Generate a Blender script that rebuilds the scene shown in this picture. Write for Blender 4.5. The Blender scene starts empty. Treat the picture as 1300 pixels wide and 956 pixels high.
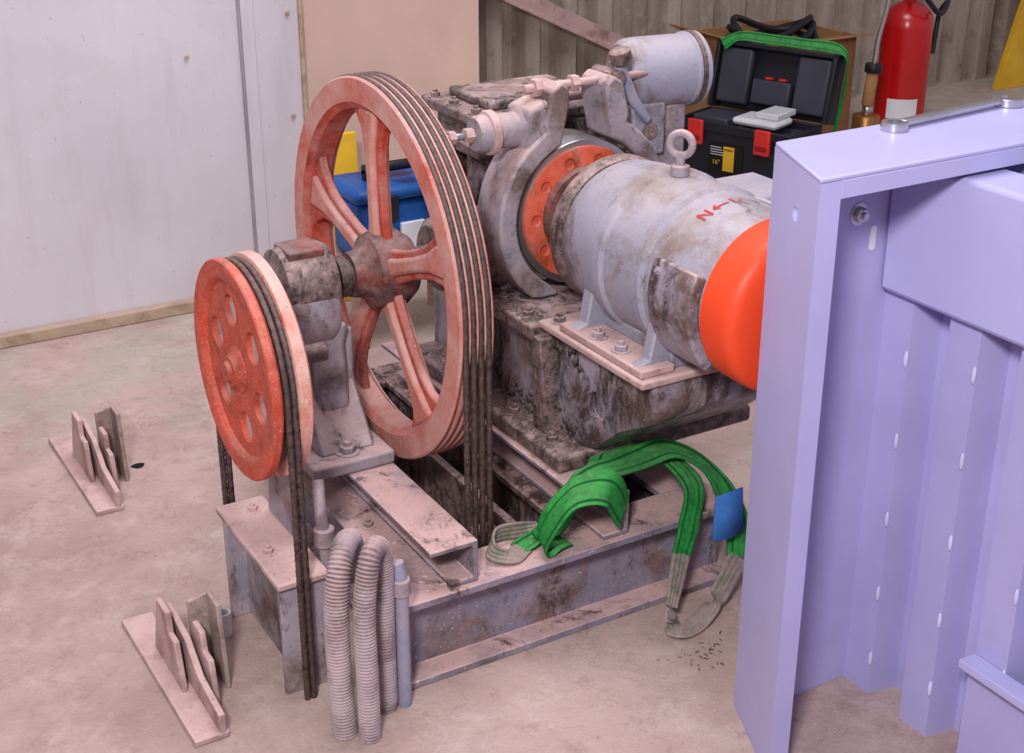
import bpy, bmesh, math, random
from mathutils import Vector, Matrix
random.seed(4)
sc=bpy.context.scene
try: sc.view_settings.view_transform='Standard'
except Exception: pass

def lin(c):
    o=[]
    for v in c[:3]:
        v/=255.0
        o.append(v/12.92 if v<=0.04045 else ((v+0.055)/1.055)**2.4)
    return (o[0],o[1],o[2],1.0)

# ---------------------------------------------------------------- materials
class NT:
    def __init__(s,name):
        s.m=bpy.data.materials.new(name); s.m.use_nodes=True
        s.t=s.m.node_tree; s.b=s.t.nodes['Principled BSDF']
        s.tc=s.t.nodes.new('ShaderNodeTexCoord')
    def n(s,k): return s.t.nodes.new(k)
    def l(s,a,b): s.t.links.new(a,b)
    def noise(s,scale,detail=6,rough=.6,dist=0,vec=None):
        n=s.n('ShaderNodeTexNoise'); n.inputs['Scale'].default_value=scale
        n.inputs['Detail'].default_value=detail; n.inputs['Roughness'].default_value=rough
        n.inputs['Distortion'].default_value=dist
        s.l(vec or s.tc.outputs['Object'],n.inputs['Vector']); return n.outputs['Fac']
    def ramp(s,val,a,b,lo=0.,hi=1.):
        r=s.n('ShaderNodeMapRange'); r.inputs['From Min'].default_value=a; r.inputs['From Max'].default_value=b
        r.inputs['To Min'].default_value=lo; r.inputs['To Max'].default_value=hi
        s.l(val,r.inputs['Value']); return r.outputs['Result']
    def math(s,op,a,b=None):
        m=s.n('ShaderNodeMath'); m.operation=op; m.use_clamp=(op=='ADD')
        for i,v in enumerate((a,b)):
            if v is None: continue
            if isinstance(v,(int,float)): m.inputs[i].default_value=v
            else: s.l(v,m.inputs[i])
        return m.outputs[0]
    def mix(s,f,a,b):
        m=s.n('ShaderNodeMix'); m.data_type='RGBA'
        if isinstance(f,(int,float)): m.inputs[0].default_value=f
        else: s.l(f,m.inputs[0])
        for i,v in ((6,a),(7,b)):
            if isinstance(v,tuple): m.inputs[i].default_value=v
            else: s.l(v,m.inputs[i])
        return m.outputs[2]
    def bump(s,h,st,d=.002):
        b=s.n('ShaderNodeBump'); b.inputs['Strength'].default_value=st; b.inputs['Distance'].default_value=d
        s.l(h,b.inputs['Height']); s.l(b.outputs[0],s.b.inputs['Normal'])
DUST=(206,174,170)
def M(name,base,grime=None,g=.3,dust=None,d=.6,dside=.15,rough=.6,metal=0.,scale=9.,bump=.25,spec=.3,var=.12,soft=.06,speck=0.,oil=0.,oilc=(50,37,33)):
    t=NT(name)
    dk=tuple(max(0,c*(1-var)) for c in base)
    col=t.mix(t.ramp(t.noise(scale*.6,4),.35,.65),lin(base),lin(dk))
    if grime:
        c0=.66-g*.46
        f=t.ramp(t.noise(scale,9,.68,.3),c0-soft,c0+soft)
        col=t.mix(f,col,lin(grime))
    if dust:
        ge=t.n('ShaderNodeNewGeometry'); sp=t.n('ShaderNodeSeparateXYZ'); t.l(ge.outputs['Normal'],sp.inputs[0])
        up=t.ramp(sp.outputs['Z'],.25,.9)
        nz=t.ramp(t.noise(scale*1.7,8,.65),.30,.62,.25,1.)
        f1=t.math('MULTIPLY',t.math('MULTIPLY',up,nz),d)
        n2=t.ramp(t.noise(scale*2.2,10,.72),.36,.72,0,dside*2.)
        f=t.math('ADD',f1,n2)
        col=t.mix(f,col,lin(dust))
    if oil:
        mp=t.n('ShaderNodeMapping'); mp.inputs['Scale'].default_value=(1,1,.45); mp.inputs['Location'].default_value=(3,7,1)
        t.l(t.tc.outputs['Object'],mp.inputs[0])
        c0=.68-oil*.4
        col=t.mix(t.ramp(t.noise(scale*1.5,12,.78,.5,mp.outputs[0]),c0-.04,c0+.05,0,.88),col,lin(oilc))
    if speck:
        col=t.mix(t.ramp(t.noise(scale*20,3,.8),.62,.72,0,speck),col,lin((232,210,204)))
        col=t.mix(t.ramp(t.noise(scale*14,4,.8),.60,.70,0,speck),col,lin((58,44,40)))
    t.l(col,t.b.inputs['Base Color'])
    t.b.inputs['Roughness'].default_value=rough; t.b.inputs['Metallic'].default_value=metal
    t.b.inputs['Specular IOR Level'].default_value=spec
    if bump: t.bump(t.noise(scale*12,6,.7),bump)
    return t.m
m_gray=M('dusty_gray_steel',(148,142,154),(86,72,68),.26,DUST,.85,.2,speck=.5,oil=.22)
m_bar=M('rusty_flat_bar',(150,134,126),(104,84,76),.35,DUST,.6,.25,speck=.6,scale=14,rough=.8)
m_motor=M('motor_gray_paint',(156,154,172),(104,88,74),.24,(196,180,182),.50,.10,rough=.52,spec=.4,scale=7,speck=.4,oil=.12,oilc=(96,76,58))
m_bed=M('bed_gray_oily',(148,143,158),(84,68,62),.26,DUST,.6,.14,rough=.40,scale=9,spec=.5,speck=.7,oil=.40)
m_oily=M('oily_grime',(74,57,52),(34,26,24),.46,DUST,.40,.30,rough=.42,scale=20,bump=1.,spec=.5,speck=.8,oil=.3)
m_hous=M('gearbox_dirty_paint',(130,124,136),(62,48,44),.48,DUST,.5,.25,rough=.42,scale=14,bump=.5,spec=.5,speck=.7,oil=.40)
m_frame=M('frame_dusty_steel',(124,122,142),(92,76,72),.2,(204,168,164),1.0,.18,scale=8,speck=.7,oil=.24)
m_web=M('pit_greasy_steel',(118,108,112),(60,46,42),.4,(196,162,156),.8,.25,scale=14,speck=.7,oil=.46)
m_pink=M('dust_coated_steel',(190,158,155),(134,106,100),.25,(210,176,172),.8,.2,rough=.85,scale=10,speck=.6,oil=.08)
m_red=M('red_wheel_paint',(190,60,36),(128,48,36),.22,(204,154,146),.75,.30,rough=.65,scale=9,soft=.12,speck=.5)
m_redf=M('red_pulley_paint',(196,66,40),(130,50,36),.2,(206,138,122),.5,.18,rough=.65,scale=16,soft=.1,speck=1.)
m_rim=M('rim_dusted_red',(202,136,122),(186,76,52),.24,(204,162,154),.7,.45,rough=.75,scale=8,soft=.14,speck=.5)
m_flange=M('dust_caked_flange',(206,156,142),(188,90,66),.30,(212,172,162),.7,.4,rough=.85,scale=18,soft=.1,speck=.9)
m_rust=M('red_brown_hub',(112,40,30),(54,32,28),.35,DUST,.3,.15,rough=.6,scale=25,speck=.5)
m_dark=M('oily_black',(40,30,30),(20,16,16),.3,DUST,.3,.15,rough=.4,scale=40,bump=.6)
m_grease=M('black_grease',(46,35,32),(24,18,17),.4,DUST,.25,.1,rough=.3,scale=40,bump=.8,spec=.6)
m_rope=M('steel_rope_greasy',(46,35,33),(22,18,18),.3,(160,124,116),.3,.18,rough=.45,scale=60,bump=.5,spec=.5)
m_orange=M('orange_cover_paint',(232,74,38),None,rough=.45,var=.04,bump=.02,spec=.3)
m_drum=M('orange_drum_paint',(222,84,46),(110,58,40),.2,DUST,.3,.12,rough=.5,scale=14,speck=.4)
m_steel=M('polished_steel',(205,203,206),None,rough=.28,metal=.9,bump=.05)
m_lilac=M('lilac_cabinet_paint',(180,175,220),None,rough=.40,var=.04,bump=.03,spec=.45)
m_lilac_d=M('lilac_cabinet_paint_inner',(174,168,214),None,rough=.45,var=.05,bump=.03)
m_weld=M('weld_bead_painted',(206,202,238),None,rough=.35,bump=.3)
m_green=M('green_webbing',(24,164,64),(18,124,52),.3,DUST,.10,.02,rough=.8,scale=60,bump=.8)
m_greend=M('green_webbing_stitch',(10,100,42),None,rough=.85,scale=60,bump=.8)
m_webgray=M('dirty_webbing',(132,122,116),(80,104,80),.25,DUST,.3,.2,rough=.9,scale=40,bump=.8)
m_blue=M('blue_label_cloth',(58,116,190),None,rough=.8,scale=40)
m_bluetool=M('blue_plastic',(26,92,172),(16,50,110),.25,rough=.4)
m_yellow=M('yellow_paint',(236,186,52),None,rough=.5)
m_black=M('black_plastic',(38,38,46),None,rough=.45,var=.2,bump=.1)
m_tray=M('dark_tray_plastic',(66,66,78),None,rough=.5)
m_redpl=M('red_plastic',(224,52,48),None,rough=.4)
m_white=M('white_plastic',(232,232,236),None,rough=.4,bump=0)
m_card=M('cardboard',(170,126,84),(144,102,66),.2,rough=.9)
m_ext=M('extinguisher_red',(196,16,24),None,rough=.25,spec=.6,bump=0)
m_brass=M('brass',(176,124,70),None,rough=.35,metal=.7)
m_conduit=M('gray_flex_conduit',(160,146,154),(110,94,98),.28,DUST,.5,.12,rough=.7,speck=.5,scale=14)
m_pipe=M('blue_gray_pipe',(136,140,166),None,dust=DUST,d=.6,dside=.25,rough=.6,speck=.3)
m_wood=M('dusty_wood_strip',(186,164,138),(150,128,104),.3,DUST,.4,.1,rough=.9,speck=.4)
m_txt=M('red_marker',(214,50,40),None,rough=.7,bump=0)
m_lblk=M('label_black',(24,24,26),None,rough=.5,bump=0)
m_hole=M('dark_void',(24,20,22),None,rough=.9,bump=0)

def wall_mat():
    t=NT('painted_wall_panel')
    c=t.mix(t.ramp(t.noise(1.1,4),.35,.7),lin((214,208,214)),lin((194,187,194)))
    mp=t.n('ShaderNodeMapping'); mp.inputs['Scale'].default_value=(9,9,1.3); t.l(t.tc.outputs['Object'],mp.inputs[0])
    c=t.mix(t.ramp(t.noise(1.6,8,.6,0,mp.outputs[0]),.54,.8,0,.35),c,lin((166,152,154)))
    c=t.mix(t.ramp(t.noise(6,8,.7),.52,.75,0,.3),c,lin((188,172,170)))
    c=t.mix(t.ramp(t.noise(90,2),.70,.8,0,.6),c,lin((140,120,110)))
    t.l(c,t.b.inputs['Base Color']); t.b.inputs['Roughness'].default_value=.6
    return t.m
m_wall=wall_mat()
m_beige=M('beige_door_panel',(216,184,168),(200,168,156),.2,rough=.6,scale=2,bump=.05)
def floor_mat():
    t=NT('dusty_concrete_floor')
    c=t.mix(t.ramp(t.noise(2.6,12,.7),.38,.62),lin((212,182,173)),lin((184,154,146)))
    sp=t.n('ShaderNodeSeparateXYZ'); t.l(t.tc.outputs['Object'],sp.inputs[0])
    gy=t.ramp(sp.outputs['Y'],2.1,2.8,-.13,.04)
    gx=t.ramp(sp.outputs['X'],1.2,1.5,0,.13)
    nn=t.math('ADD',t.math('ADD',t.noise(4.3,10,.7,.5),gy),gx)
    c=t.mix(t.ramp(nn,.49,.60,0,.6),c,lin((190,186,168)))
    c=t.mix(t.ramp(t.noise(9,12,.78),.50,.66,0,.65),c,lin((226,203,195)))
    c=t.mix(t.ramp(t.noise(15,12,.82,.4),.53,.65,0,.5),c,lin((156,126,116)))
    c=t.mix(t.ramp(t.noise(60,8,.85),.58,.69,0,.5),c,lin((116,92,84)))
    c=t.mix(t.ramp(t.noise(85,6,.85),.60,.70,0,.5),c,lin((238,224,216)))
    v=t.n('ShaderNodeTexVoronoi'); v.feature='DISTANCE_TO_EDGE'; v.inputs['Scale'].default_value=1.7
    ns=t.n('ShaderNodeTexNoise'); ns.inputs['Scale'].default_value=5; ns.inputs['Detail'].default_value=8; t.l(t.tc.outputs['Object'],ns.inputs['Vector'])
    va=t.n('ShaderNodeVectorMath'); va.operation='ADD'; t.l(t.tc.outputs['Object'],va.inputs[0]); t.l(ns.outputs['Color'],va.inputs[1])
    t.l(va.outputs[0],v.inputs['Vector'])
    c=t.mix(t.ramp(v.outputs['Distance'],.0,.006,.35,0),c,lin((136,110,102)))
    t.l(c,t.b.inputs['Base Color']); t.b.inputs['Roughness'].default_value=.85
    t.bump(t.noise(24,12,.8),1.,.008)
    return t.m
m_floor=floor_mat()
def corr_mat():
    t=NT('weathered_corrugated_metal')
    mp=t.n('ShaderNodeMapping'); mp.inputs['Scale'].default_value=(10,10,1.0); t.l(t.tc.outputs['Object'],mp.inputs[0])
    c=t.mix(t.ramp(t.noise(1.0,8,.65,0,mp.outputs[0]),.3,.72),lin((192,178,166)),lin((132,114,100)))
    c=t.mix(t.ramp(t.noise(12,8,.7),.54,.72,0,.5),c,lin((214,200,190)))
    c=t.mix(t.ramp(t.noise(20,8,.75),.55,.70,0,.6),c,lin((106,88,76)))
    t.l(c,t.b.inputs['Base Color']); t.b.inputs['Roughness'].default_value=.6; t.b.inputs['Metallic'].default_value=.1
    return t.m
m_corr=corr_mat()

# ---------------------------------------------------------------- geometry helpers
def empty(name):
    e=bpy.data.objects.new(name,None); sc.collection.objects.link(e); e.empty_display_size=.05; return e
def fin(bm,name,mat,parent=None,smooth=True,bevel=0,angle=35,mats=None):
    bmesh.ops.recalc_face_normals(bm,faces=bm.faces)
    me=bpy.data.meshes.new(name); bm.to_mesh(me); bm.free()
    for m in (mats or [mat]): me.materials.append(m)
    if smooth:
        for p in me.polygons: p.use_smooth=True
        try: me.set_sharp_from_angle(angle=math.radians(angle))
        except Exception: pass
    o=bpy.data.objects.new(name,me); sc.collection.objects.link(o)
    if parent: o.parent=parent
    if bevel:
        b=o.modifiers.new('bevel','BEVEL'); b.width=bevel; b.segments=2; b.limit_method='ANGLE'; b.angle_limit=math.radians(40)
        b.harden_normals=False
    return o
def box(name,x,y,z,mat,parent=None,bevel=.002):
    bm=bmesh.new(); bmesh.ops.create_cube(bm,size=1)
    for v in bm.verts:
        v.co=Vector(((x[0]+x[1])/2+v.co.x*(x[1]-x[0]),(y[0]+y[1])/2+v.co.y*(y[1]-y[0]),(z[0]+z[1])/2+v.co.z*(z[1]-z[0])))
    return fin(bm,name,mat,parent,bevel=bevel)
def obox(name,c,ax,ay,az,size,mat,parent=None,bevel=.002):
    ax,ay,az=[Vector(a).normalized() for a in (ax,ay,az)]
    bm=bmesh.new(); bmesh.ops.create_cube(bm,size=1)
    for v in bm.verts: v.co=Vector(c)+ax*v.co.x*size[0]+ay*v.co.y*size[1]+az*v.co.z*size[2]
    return fin(bm,name,mat,parent,bevel=bevel)
def prism(name,pts,axis,a0,a1,mat,parent=None,bevel=0,smooth=True):
    bm=bmesh.new()
    def P(p,a):
        return {'X':Vector((a,p[0],p[1])),'Y':Vector((p[0],a,p[1])),'Z':Vector((p[0],p[1],a))}[axis]
    A=[bm.verts.new(P(p,a0)) for p in pts]; B=[bm.verts.new(P(p,a1)) for p in pts]
    n=len(pts)
    bm.faces.new(A); bm.faces.new(B[::-1])
    for i in range(n): bm.faces.new((A[i],A[(i+1)%n],B[(i+1)%n],B[i]))
    return fin(bm,name,mat,parent,bevel=bevel,smooth=smooth)
def frame_of(d):
    d=Vector(d).normalized(); u=d.orthogonal().normalized() if abs(d.z)>.99 else Vector((0,0,1)).cross(d).normalized()
    return d,u,d.cross(u)
def lathe(name,prof,org,axis,mat,parent=None,seg=72,closed=False,bevel=0,angle=35):
    d,u,w=frame_of(axis); org=Vector(org); bm=bmesh.new(); rings=[]
    for r,h in prof:
        if r<1e-6: rings.append([bm.verts.new(org+d*h)])
        else: rings.append([bm.verts.new(org+d*h+(u*math.cos(a)+w*math.sin(a))*r) for a in [2*math.pi*i/seg for i in range(seg)]])
    pr=list(zip(rings,rings[1:]))
    if closed: pr.append((rings[-1],rings[0]))
    for A,B in pr:
        for i in range(seg):
            j=(i+1)%seg
            if len(A)==1 and len(B)==1: continue
            if len(A)==1: bm.faces.new((A[0],B[i],B[j]))
            elif len(B)==1: bm.faces.new((A[i],A[j],B[0]))
            else: bm.faces.new((A[i],A[j],B[j],B[i]))
    if not closed:
        for R in (rings[0],rings[-1]):
            if len(R)>1: bm.faces.new(R)
    return fin(bm,name,mat,parent,bevel=bevel,angle=angle)
def cyl(name,p0,p1,r,mat,parent=None,seg=32,r2=None,bev=.002):
    p0=Vector(p0);p1=Vector(p1);L=(p1-p0).length; r2=r if r2 is None else r2
    b=min(bev,r*.3,L*.3)
    return lathe(name,[(r-b,0),(r,b),(r2,L-b),(r2-b,L)],p0,p1-p0,mat,parent,seg,angle=50)
def catmull(pts,n):
    P=[Vector(p) for p in pts]; P=[P[0]*2-P[1]]+P+[P[-1]*2-P[-2]]; out=[]
    for i in range(1,len(P)-2):
        for k in range(n):
            t=k/n; a,b,c,d=P[i-1:i+3]
            out.append(.5*((2*b)+(c-a)*t+(2*a-5*b+4*c-d)*t*t+(-a+3*b-3*c+d)*t**3))
    out.append(P[-2]); return out
def sweep(name,path,r,mat,parent=None,sides=12,rf=None,lobes=0,pitch=.06):
    bm=bmesh.new(); rings=[]; s=0; u=None
    for i,p in enumerate(path):
        t=(path[min(i+1,len(path)-1)]-path[max(i-1,0)]).normalized()
        if u is None: _,u,_w=frame_of(t)
        u=(u-t*u.dot(t)).normalized(); w=t.cross(u)
        if i: s+=(p-path[i-1]).length
        ring=[]
        for k in range(sides):
            a=2*math.pi*k/sides; rr=r*(rf(s) if rf else 1)
            if lobes: rr*=1+.13*math.cos(lobes*(a-2*math.pi*s/pitch))
            ring.append(bm.verts.new(p+(u*math.cos(a)+w*math.sin(a))*rr))
        rings.append(ring)
    for A,B in zip(rings,rings[1:]):
        for k in range(sides):
            j=(k+1)%sides; bm.faces.new((A[k],A[j],B[j],B[k]))
    bm.faces.new(rings[0]); bm.faces.new(rings[-1])
    return fin(bm,name,mat,parent,angle=80)
def dense(path,step):
    out=[path[0]]
    for a,b in zip(path,path[1:]):
        n=max(1,int((b-a).length/step))
        for k in range(1,n+1): out.append(a.lerp(b,k/n))
    return out
def ribbon(name,ctrl,mat,mat2,parent=None,th=.005,n=14):
    pos=catmull([c[0] for c in ctrl],n); wd=catmull([Vector(c[1]).normalized()*c[2] for c in ctrl],n)
    bm=bmesh.new(); rings=[]; K=12
    for i,(p,w) in enumerate(zip(pos,wd)):
        t=(pos[min(i+1,len(pos)-1)]-pos[max(i-1,0)]).normalized()
        wl=w.length; w=(w-t*w.dot(t)).normalized(); nn=t.cross(w).normalized()
        up=[];dn=[]
        for k in range(K+1):
            f=k/K-.5; e=th/2*(1.0 if k%3 else .45)
            up.append(bm.verts.new(p+w*wl*f+nn*e)); dn.append(bm.verts.new(p+w*wl*f-nn*e))
        rings.append(up+dn[::-1])
    m=len(rings[0])
    for A,B in zip(rings,rings[1:]):
        for k in range(m):
            j=(k+1)%m; f=bm.faces.new((A[k],A[j],B[j],B[k]))
            kk=k if k<=K else 2*K+1-k
            f.material_index=1 if kk in (2,9) or k in (K,2*K+1) else 0
    bm.faces.new(rings[0]); bm.faces.new(rings[-1][::-1])
    return fin(bm,name,None,parent,mats=[mat,mat2],angle=60)
def bolt(c,axis,r=.009,parent=None,mat=None,name='bolt'):
    mat=mat or m_gray; c=Vector(c); d=Vector(axis).normalized()
    lathe(name+'_washer',[(r*1.5,0),(r*1.5,r*.25)],c-d*.001,d,mat,parent,20)
    lathe(name+'_head',[(r,r*.2),(r,r*.9),(r*.85,r*1.0)],c,d,mat,parent,6)
    lathe(name+'_stud',[(r*.5,r*.9),(r*.5,r*1.5)],c,d,mat,parent,12)
def cut(o,cutters):
    for c in cutters:
        b=o.modifiers.new('b','BOOLEAN'); b.object=c; b.operation='DIFFERENCE'; b.solver='EXACT'
    bpy.context.view_layer.update()
    dg=bpy.context.evaluated_depsgraph_get()
    me=bpy.data.meshes.new_from_object(o.evaluated_get(dg))
    o.modifiers.clear(); o.data=me
    for c in cutters: bpy.data.objects.remove(c,do_unlink=True)
    try: me.set_sharp_from_angle(angle=math.radians(35))
    except Exception: pass
def ibeam(name,axis,a0,a1,c0,c1,z0,z1,mat,parent,tf=.012,tw=.01):
    c=(c0+c1)/2
    pts=[(c0,z0),(c1,z0),(c1,z0+tf),(c+tw/2,z0+tf),(c+tw/2,z1-tf),(c1,z1-tf),(c1,z1),(c0,z1),(c0,z1-tf),(c-tw/2,z1-tf),(c-tw/2,z0+tf),(c0,z0+tf)]
    return prism(name,pts,axis,a0,a1,mat,parent,bevel=.0015)
def lumps(name,n,fn,mat,parent,smin=.002,smax=.006,flat=.5):
    bm=bmesh.new()
    for i in range(n):
        x,y,z=fn(); s=random.uniform(smin,smax)
        bmesh.ops.create_icosphere(bm,subdivisions=2,radius=s,matrix=Matrix.Translation((x,y,z))@Matrix.Rotation(random.random()*6,4,'Z')@Matrix.Diagonal((random.uniform(1,2.4),1,flat,1)))
    return fin(bm,name,mat,parent)

# ---------------------------------------------------------------- room
box('floor',(-4,7),(-3,5),(-.1,0),m_floor,bevel=0)
w=box('wall_left',(-4,1.262),(3.17,3.29),(0,2.7),m_wall,bevel=0)
box('wall_back_recess_side',(1.70,1.78),(3.29,4.18),(0,2.7),m_wall,bevel=0)
e=empty('door_1')
box('door_leaf',(1.268,1.77),(3.185,3.25),(0.02,2.2),m_beige,e,.003)
box('door_header',(1.268,1.78),(3.175,3.29),(2.2,2.7),m_wall,e,0)
box('door_jamb_strip',(1.262,1.272),(3.162,3.25),(0,2.2),m_wood,e,.001)
pts=[];x=1.70;per=.15
while x<6.6:
    pts+=[(x,4.09),(x+.060,4.09),(x+.078,4.15),(x+.132,4.15)]; x+=per
prism('wall_back',pts+[(x,4.2),(1.70,4.2)],'Z',0,2.7,m_corr,smooth=False)
box('baseboard_left',(-4,1.262),(3.14,3.17),(0,.03),m_wood,bevel=.003)
e=empty('trim_1')
box('panel_seam_strip',(1.110,1.115),(3.164,3.170),(.03,2.7),M('seam_gray',(160,150,156),None,rough=.8),e,0)  # darker gray strip along the wall panel seam
box('panel_seam_lip',(1.118,1.15),(3.166,3.170),(.03,2.7),m_wall,e,.001)
for i,(sx,sz) in enumerate(((1.07,.95),(1.19,1.0),(.98,.62),(1.235,.7),(1.235,.45),(.6,.8))):
    lathe('panel_screw_%d'%i,[(.006,0),(.005,.003)],(sx,3.167,sz),(0,-1,0),m_wood,e,12)
e=empty('wall_brace')
obox('brace_web',(2.60,4.05,.435),(.905,0,-.425),(0,1,0),(.425,0,.905),(.85,.03,.06),m_pink,e)
obox('brace_flange',(2.60,4.025,.405),(.905,0,-.425),(0,1,0),(.425,0,.905),(.85,.05,.012),m_pink,e)

# ---------------------------------------------------------------- base frame
F=empty('machine_baseplate')
ibeam('front_cross_beam','X',.715,1.31,1.515,1.605,0,.144,m_frame,F)
ibeam('left_long_beam','Y',1.606,2.08,.73,.815,0,.144,m_frame,F)
box('left_cover_plate',(.822,.862),(1.606,2.2),(.132,.144),m_pink,F)
ibeam('right_long_beam','Y',1.606,2.3,1.225,1.31,0,.144,m_frame,F)
ibeam('middle_long_beam','Y',1.606,2.3,1.03,1.11,0,.142,m_web,F)
ibeam('rear_cross_beam','X',.86,1.22,2.24,2.32,0,.14,m_web,F)
box('left_end_web',(.716,.724),(1.52,1.60),(.012,.132),m_frame,F)
def channel(name,xr,w,y0,y1,z0,z1):
    t=.008
    prism(name,[(xr,z0),(xr,z1),(xr-w,z1),(xr-w,z1-t),(xr-t,z1-t),(xr-t,z0+t),(xr-w*.6,z0+t),(xr-w*.6,z0)],'Y',y0,y1,m_frame,F,bevel=.002)
channel('left_channel',.838,.078,1.525,2.12,.145,.213)
channel('right_channel',1.105,.078,1.525,2.25,.145,.220)
box('pit_rail',(.985,1.0),(1.62,2.24),(.0,.115),m_oily,F)
box('pit_crossbar',(.87,.985),(1.72,1.75),(.0,.09),m_web,F)
box('pit_crossbar_rear',(.87,.985),(2.05,2.09),(.0,.09),m_web,F)
for y in (1.9,2.05): bolt((.80,y,.213),(0,0,1),.011,F)
bolt((.765,1.75,.144),(0,0,1),.008,F)
lumps('caked_dust',120,lambda:(random.uniform(.74,.86),random.uniform(1.53,2.0),.1445),m_pink,F,.001,.004,.3)
lumps('caked_dust_front',70,lambda:(random.uniform(.85,1.3),random.uniform(1.52,1.60),.1445),m_pink,F,.001,.003,.3)

# ---------------------------------------------------------------- traction sheave
S=empty('traction_sheave')
CY,CZ,R=1.928,.496,.311; X0=.863; W=.057
prof=[(R-.040,0),(R-.003,0),(R,.003)]
gr=[.0095,.0222,.0349,.0476]
for g in gr:
    prof+=[(R,g-.0048),(R-.008,g-.0036),(R-.008,g+.0036),(R,g+.0048)]
prof+=[(R,W-.003),(R-.003,W),(R-.040,W),(R-.032,W*.62),(R-.032,W*.38)]
lathe('rim',prof,(X0,CY,CZ),(1,0,0),m_rim,S,144,closed=True)
lathe('rim_inner_lip',[(R-.050,.010),(R-.0395,.001),(R-.0395,W-.002),(R-.050,W-.012)],(X0,CY,CZ),(1,0,0),m_red,S,96,closed=True)
for k in range(5):
    a=math.radians(90+72*k+2)
    d=Vector((0,math.cos(a),math.sin(a)))
    d.y=-d.y; s=Vector((0,-d.z,d.y))
    def pt(rr,ww): q=d*rr+s*ww; return (CY+q.y,CZ+q.z)
    L=[(.035,.034),(.065,.027),(.10,.0235),(.15,.0235),(.19,.027),(.222,.037),(.243,.054),(.263,.085)]
    pts=[pt(r,w_) for r,w_ in L]+[pt(r,-w_) for r,w_ in reversed(L)]
    prism('spoke_%d'%k,pts,'X',X0+.018,X0+.034,m_red,S,bevel=.004)
    L=[(.03,.020),(.08,.013),(.15,.012),(.20,.015),(.261,.030)]
    pts=[pt(r,w_) for r,w_ in L]+[pt(r,-w_) for r,w_ in reversed(L)]
    prism('spoke_rib_%d'%k,pts,'X',X0+.009,X0+.043,m_rim,S,bevel=.006)
lathe('hub',[(.02,-.035),(.036,-.035),(.039,-.02),(.046,-.008),(.060,.000),(.064,.012),(.064,.05),(.05,.07),(.02,.07)],(X0,CY,CZ),(1,0,0),m_rust,S,48)
cyl('shaft',(.79,CY,CZ),(1.10,CY,CZ),.026,m_grease,S)
lathe('shaft_collar',[(.026,0),(.034,.002),(.034,.018),(.026,.02)],(.802,CY,CZ),(1,0,0),m_grease,S,32)
H=empty('hoist_ropes')
for gi,g in enumerate(gr):
    rr=R-.0022; pth=[]
    pth.append(Vector((X0+g,CY-rr,.0)))
    for i in range(0,73):
        a=math.pi-math.pi*i/72*1.08
        pth.append(Vector((X0+g,CY+rr*math.cos(a),CZ+rr*math.sin(a))))
    sweep('rope_%d'%gi,dense(pth,.0035),.0047,m_rope,H,14,lobes=6,pitch=.05)

# ---------------------------------------------------------------- bearing pedestal
B=empty('bearing_pedestal')
prism('pedestal_body',[(1.86,.235),(1.875,.30),(1.885,.40),(1.87,.44),(1.97,.44),(1.96,.40),(1.975,.30),(2.0,.235)],'X',.745,.80,m_gray,B,bevel=.008)
prism('pedestal_web',[(1.83,.235),(1.90,.33),(1.90,.42),(1.95,.42),(1.95,.33),(2.03,.235)],'X',.725,.82,m_gray,B,bevel=.006)
box('pedestal_foot',(.70,.84),(1.80,2.06),(.2135,.237),m_gray,B,.005)
lathe('bearing_housing',[(.0,-.002),(.045,0),(.062,.006),(.066,.02),(.066,.078),(.060,.09),(.035,.094),(.0,.094)],(.70,CY,CZ),(1,0,0),m_oily,B,48)
lathe('housing_lower_shell',[(.05,-.005),(.066,0),(.070,.01),(.070,.07),(.064,.08),(.05,.082)],(.706,CY,CZ-.032),(1,0,0),m_gray,B,48)
box('housing_cap_pad',(.715,.775),(1.89,1.955),(.547,.563),M('reddish_cap',(130,56,50),(60,36,32),.35,DUST,.3,.1,scale=20),B,.004)
for y in (1.83,2.03): bolt((.77,y,.237),(0,0,1),.013,B)

# ---------------------------------------------------------------- governor pulley
G=empty('governor_pulley')
gx,gy,gz,gr_=.558,1.727,.466,.159
disc=lathe('pulley_disc',[(.0,.010),(.126,.010),(.130,.003),(.135,0),(gr_-.002,0),(gr_,.002),(gr_,.012),(gr_-.004,.016),(.12,.018),(0,.018)],(gx,gy,gz),(1,0,0),m_redf,G,96)
cs=[]
for k in range(6):
    a=math.radians(60*k+20)
    c=cyl('c%d'%k,(gx-.05,gy+.085*math.cos(a),gz+.085*math.sin(a)),(gx+.1,gy+.085*math.cos(a),gz+.085*math.sin(a)),.0235,m_redf,None,32)
    cs.append(c)
cut(disc,cs)
lathe('pulley_groove',[(.05,.019),(gr_-.018,.019),(gr_-.018,.036),(.05,.036)],(gx,gy,gz),(1,0,0),m_dark,G,96)
lathe('pulley_back_web',[(.0,.0182),(.125,.0182),(.125,.030),(.0,.030)],(gx,gy,gz),(1,0,0),m_pink,G,96)
lathe('pulley_back_flange',[(.10,.036),(gr_-.012,.034),(gr_+.002,.038),(gr_+.003,.054),(gr_-.008,.060),(.10,.056)],(gx,gy,gz),(1,0,0),m_flange,G,96,closed=True)
lathe('pulley_hub',[(0,-.010),(.014,-.010),(.016,-.004),(.022,-.003),(.026,.004),(.034,.008),(.034,.056),(0,.056)],(gx,gy,gz),(1,0,0),m_redf,G,32)
cyl('pulley_axle',(gx+.05,gy,gz),(.70,gy,gz),.014,m_dark,G)
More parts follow.
